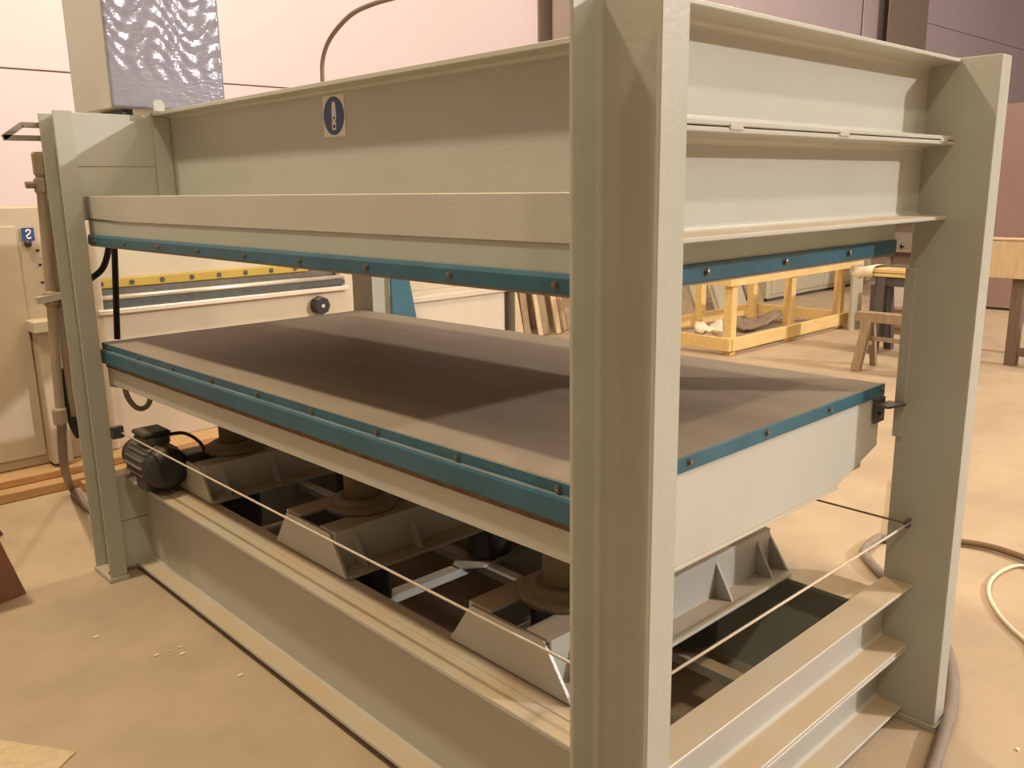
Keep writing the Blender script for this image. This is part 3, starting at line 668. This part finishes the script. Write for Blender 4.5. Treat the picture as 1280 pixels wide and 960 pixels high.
# ------------------------------------------------------------------ hoses and small things on the floor
hs = [hit(1140, 762, 'z', .03), hit(1168, 786, 'z', .03), hit(1185, 815, 'z', .03), hit(1191, 850, 'z', .03), hit(1188, 890, 'z', .022), hit(1177, 925, 'z', .022), hit(1165, 965, 'z', .022), hit(1150, 1010, 'z', .022)]
o = M().tube(curve_pts(hs, 14), .017, 10, ribs=1).build('corrugated_hose', 'grey_hose')
tag(o, 'grey corrugated hose lying against the foot of the right column', 'hose')
hl = [hit(1200, 640, 'z', .022)+Vector((.3, .4, 0)), hit(1120, 666, 'z', .022), hit(1098, 672, 'z', .022), hit(1080, 688, 'z', .022), hit(1086, 700, 'z', .022), hit(1104, 718, 'z', .022), hit(1125, 726, 'z', .022)]
o = M().tube(curve_pts(hl, 12), .018, 10).build('looped_hose', 'grey_hose')
tag(o, 'thick grey hose looping behind the right column', 'hose')
hb = [hit(1150, 672, 'z', .02), hit(1200, 677, 'z', .02), hit(1240, 684, 'z', .02), hit(1280, 697, 'z', .02), hit(1330, 716, 'z', .02), Vector((3.4, -.25, .02)), Vector((4.2, -1.0, .02)), Vector((4.6, -2.4, .02))]
o = M().tube(curve_pts(hb, 8), .014, 10).build('dark_cable', 'dark_cord'); tag(o, 'dark brown cable crossing the floor right of the press', 'cable')
wc = [Vector((4.3, -2.4, .01)), Vector((3.9, -1.1, .01)), Vector((3.2, -.35, .01)), hit(1330, 726, 'z', .01), hit(1282, 708, 'z', .01), hit(1258, 711, 'z', .01), hit(1240, 724, 'z', .01), hit(1236, 742, 'z', .01), hit(1247, 765, 'z', .01), hit(1264, 785, 'z', .01), hit(1284, 803, 'z', .01), hit(1330, 850, 'z', .01), Vector((1.9, -.7, .01)), Vector((2.3, -1.6, .01))]
o = M().tube(curve_pts(wc, 8), .007, 8).build('white_cable', 'paper'); tag(o, 'thin white cable curled on the floor right of the press', 'cable')
# brown trestle foot entering at the left
bw = thing('brown_trestle', (-.55, 3.0, 0), 'reddish brown wooden trestle left of the far left column', 'trestle')
f1 = hit(34, 742, 'z', 0); f0 = hit(-12, 760, 'z', 0)
t1 = hit(-40, 597, 'y', f1.y+.10); t0 = t1+(f0-f1)
n = Vector((-.06, .10, .05))
M().add([f0, f1, f1+Vector((-.05, .06, 0)), f0+Vector((-.05, .06, 0)), t0, t1, t1+Vector((-.05, .06, 0)), t0+Vector((-.05, .06, 0))],
        [(0, 3, 2, 1), (4, 5, 6, 7), (0, 1, 5, 4), (1, 2, 6, 5), (2, 3, 7, 6), (3, 0, 4, 7)]).build('leg', 'red_wood', bw, bevel=.002)
f2 = hit(5, 668, 'z', 0); f3 = hit(-30, 680, 'z', 0)
t2 = Vector((f2.x-.22, f2.y-.25, t1.z)); t3 = Vector((f3.x-.22, f3.y-.25, t1.z))
M().add([f3, f2, f2+Vector((-.04, .06, 0)), f3+Vector((-.04, .06, 0)), t3, t2, t2+Vector((-.04, .06, 0)), t3+Vector((-.04, .06, 0))],
        [(0, 3, 2, 1), (4, 5, 6, 7), (0, 1, 5, 4), (1, 2, 6, 5), (2, 3, 7, 6), (3, 0, 4, 7)]).build('leg', 'red_wood', bw, bevel=.002)
M().beam((t1.x-.1, t1.y-.2, t1.z+.02), (t1.x-.1, t1.y+.6, t1.z+.02), .25, .05).build('top_board', 'red_wood', bw, bevel=.002)
for dy in (0, .45):
    M().beam((t1.x-.16, t1.y-.05+dy, t1.z), (t1.x-.42, t1.y-.12+dy*1.2, 0.0), .05, .16).build('leg', 'red_wood', bw, bevel=.002)
# pale sheet on the floor in the lower left corner
pts = [hit(95, 941, 'z', 0), hit(0, 926, 'z', 0), hit(-150, 930, 'z', 0), hit(-120, 1040, 'z', 0), hit(60, 975, 'z', 0)]
o = M().prism([(p.x, p.y) for p in pts], 'z', .0, .004).build('fibreboard_sheet', 'pine_pale'); tag(o, 'pale fibreboard sheet lying flat on the dusty floor', 'sheet')
# wood chips
for i, (a, b) in enumerate(((195, 820), (225, 810), (228, 818), (120, 797), (300, 845), (1272, 938), (210, 815))):
    q = hit(a, b, 'z', .0); r = random.uniform(.006, .012)
    o = M().prism([(q.x-r, q.y-r*.4), (q.x+r*.7, q.y-r*.6), (q.x+r, q.y+r*.3), (q.x-r*.4, q.y+r*.6)], 'z', 0, .005).build('wood_chip', 'paper')
    tag(o, 'tiny pale wood chip on the dusty floor', 'wood chip', 'wood chips on the floor')
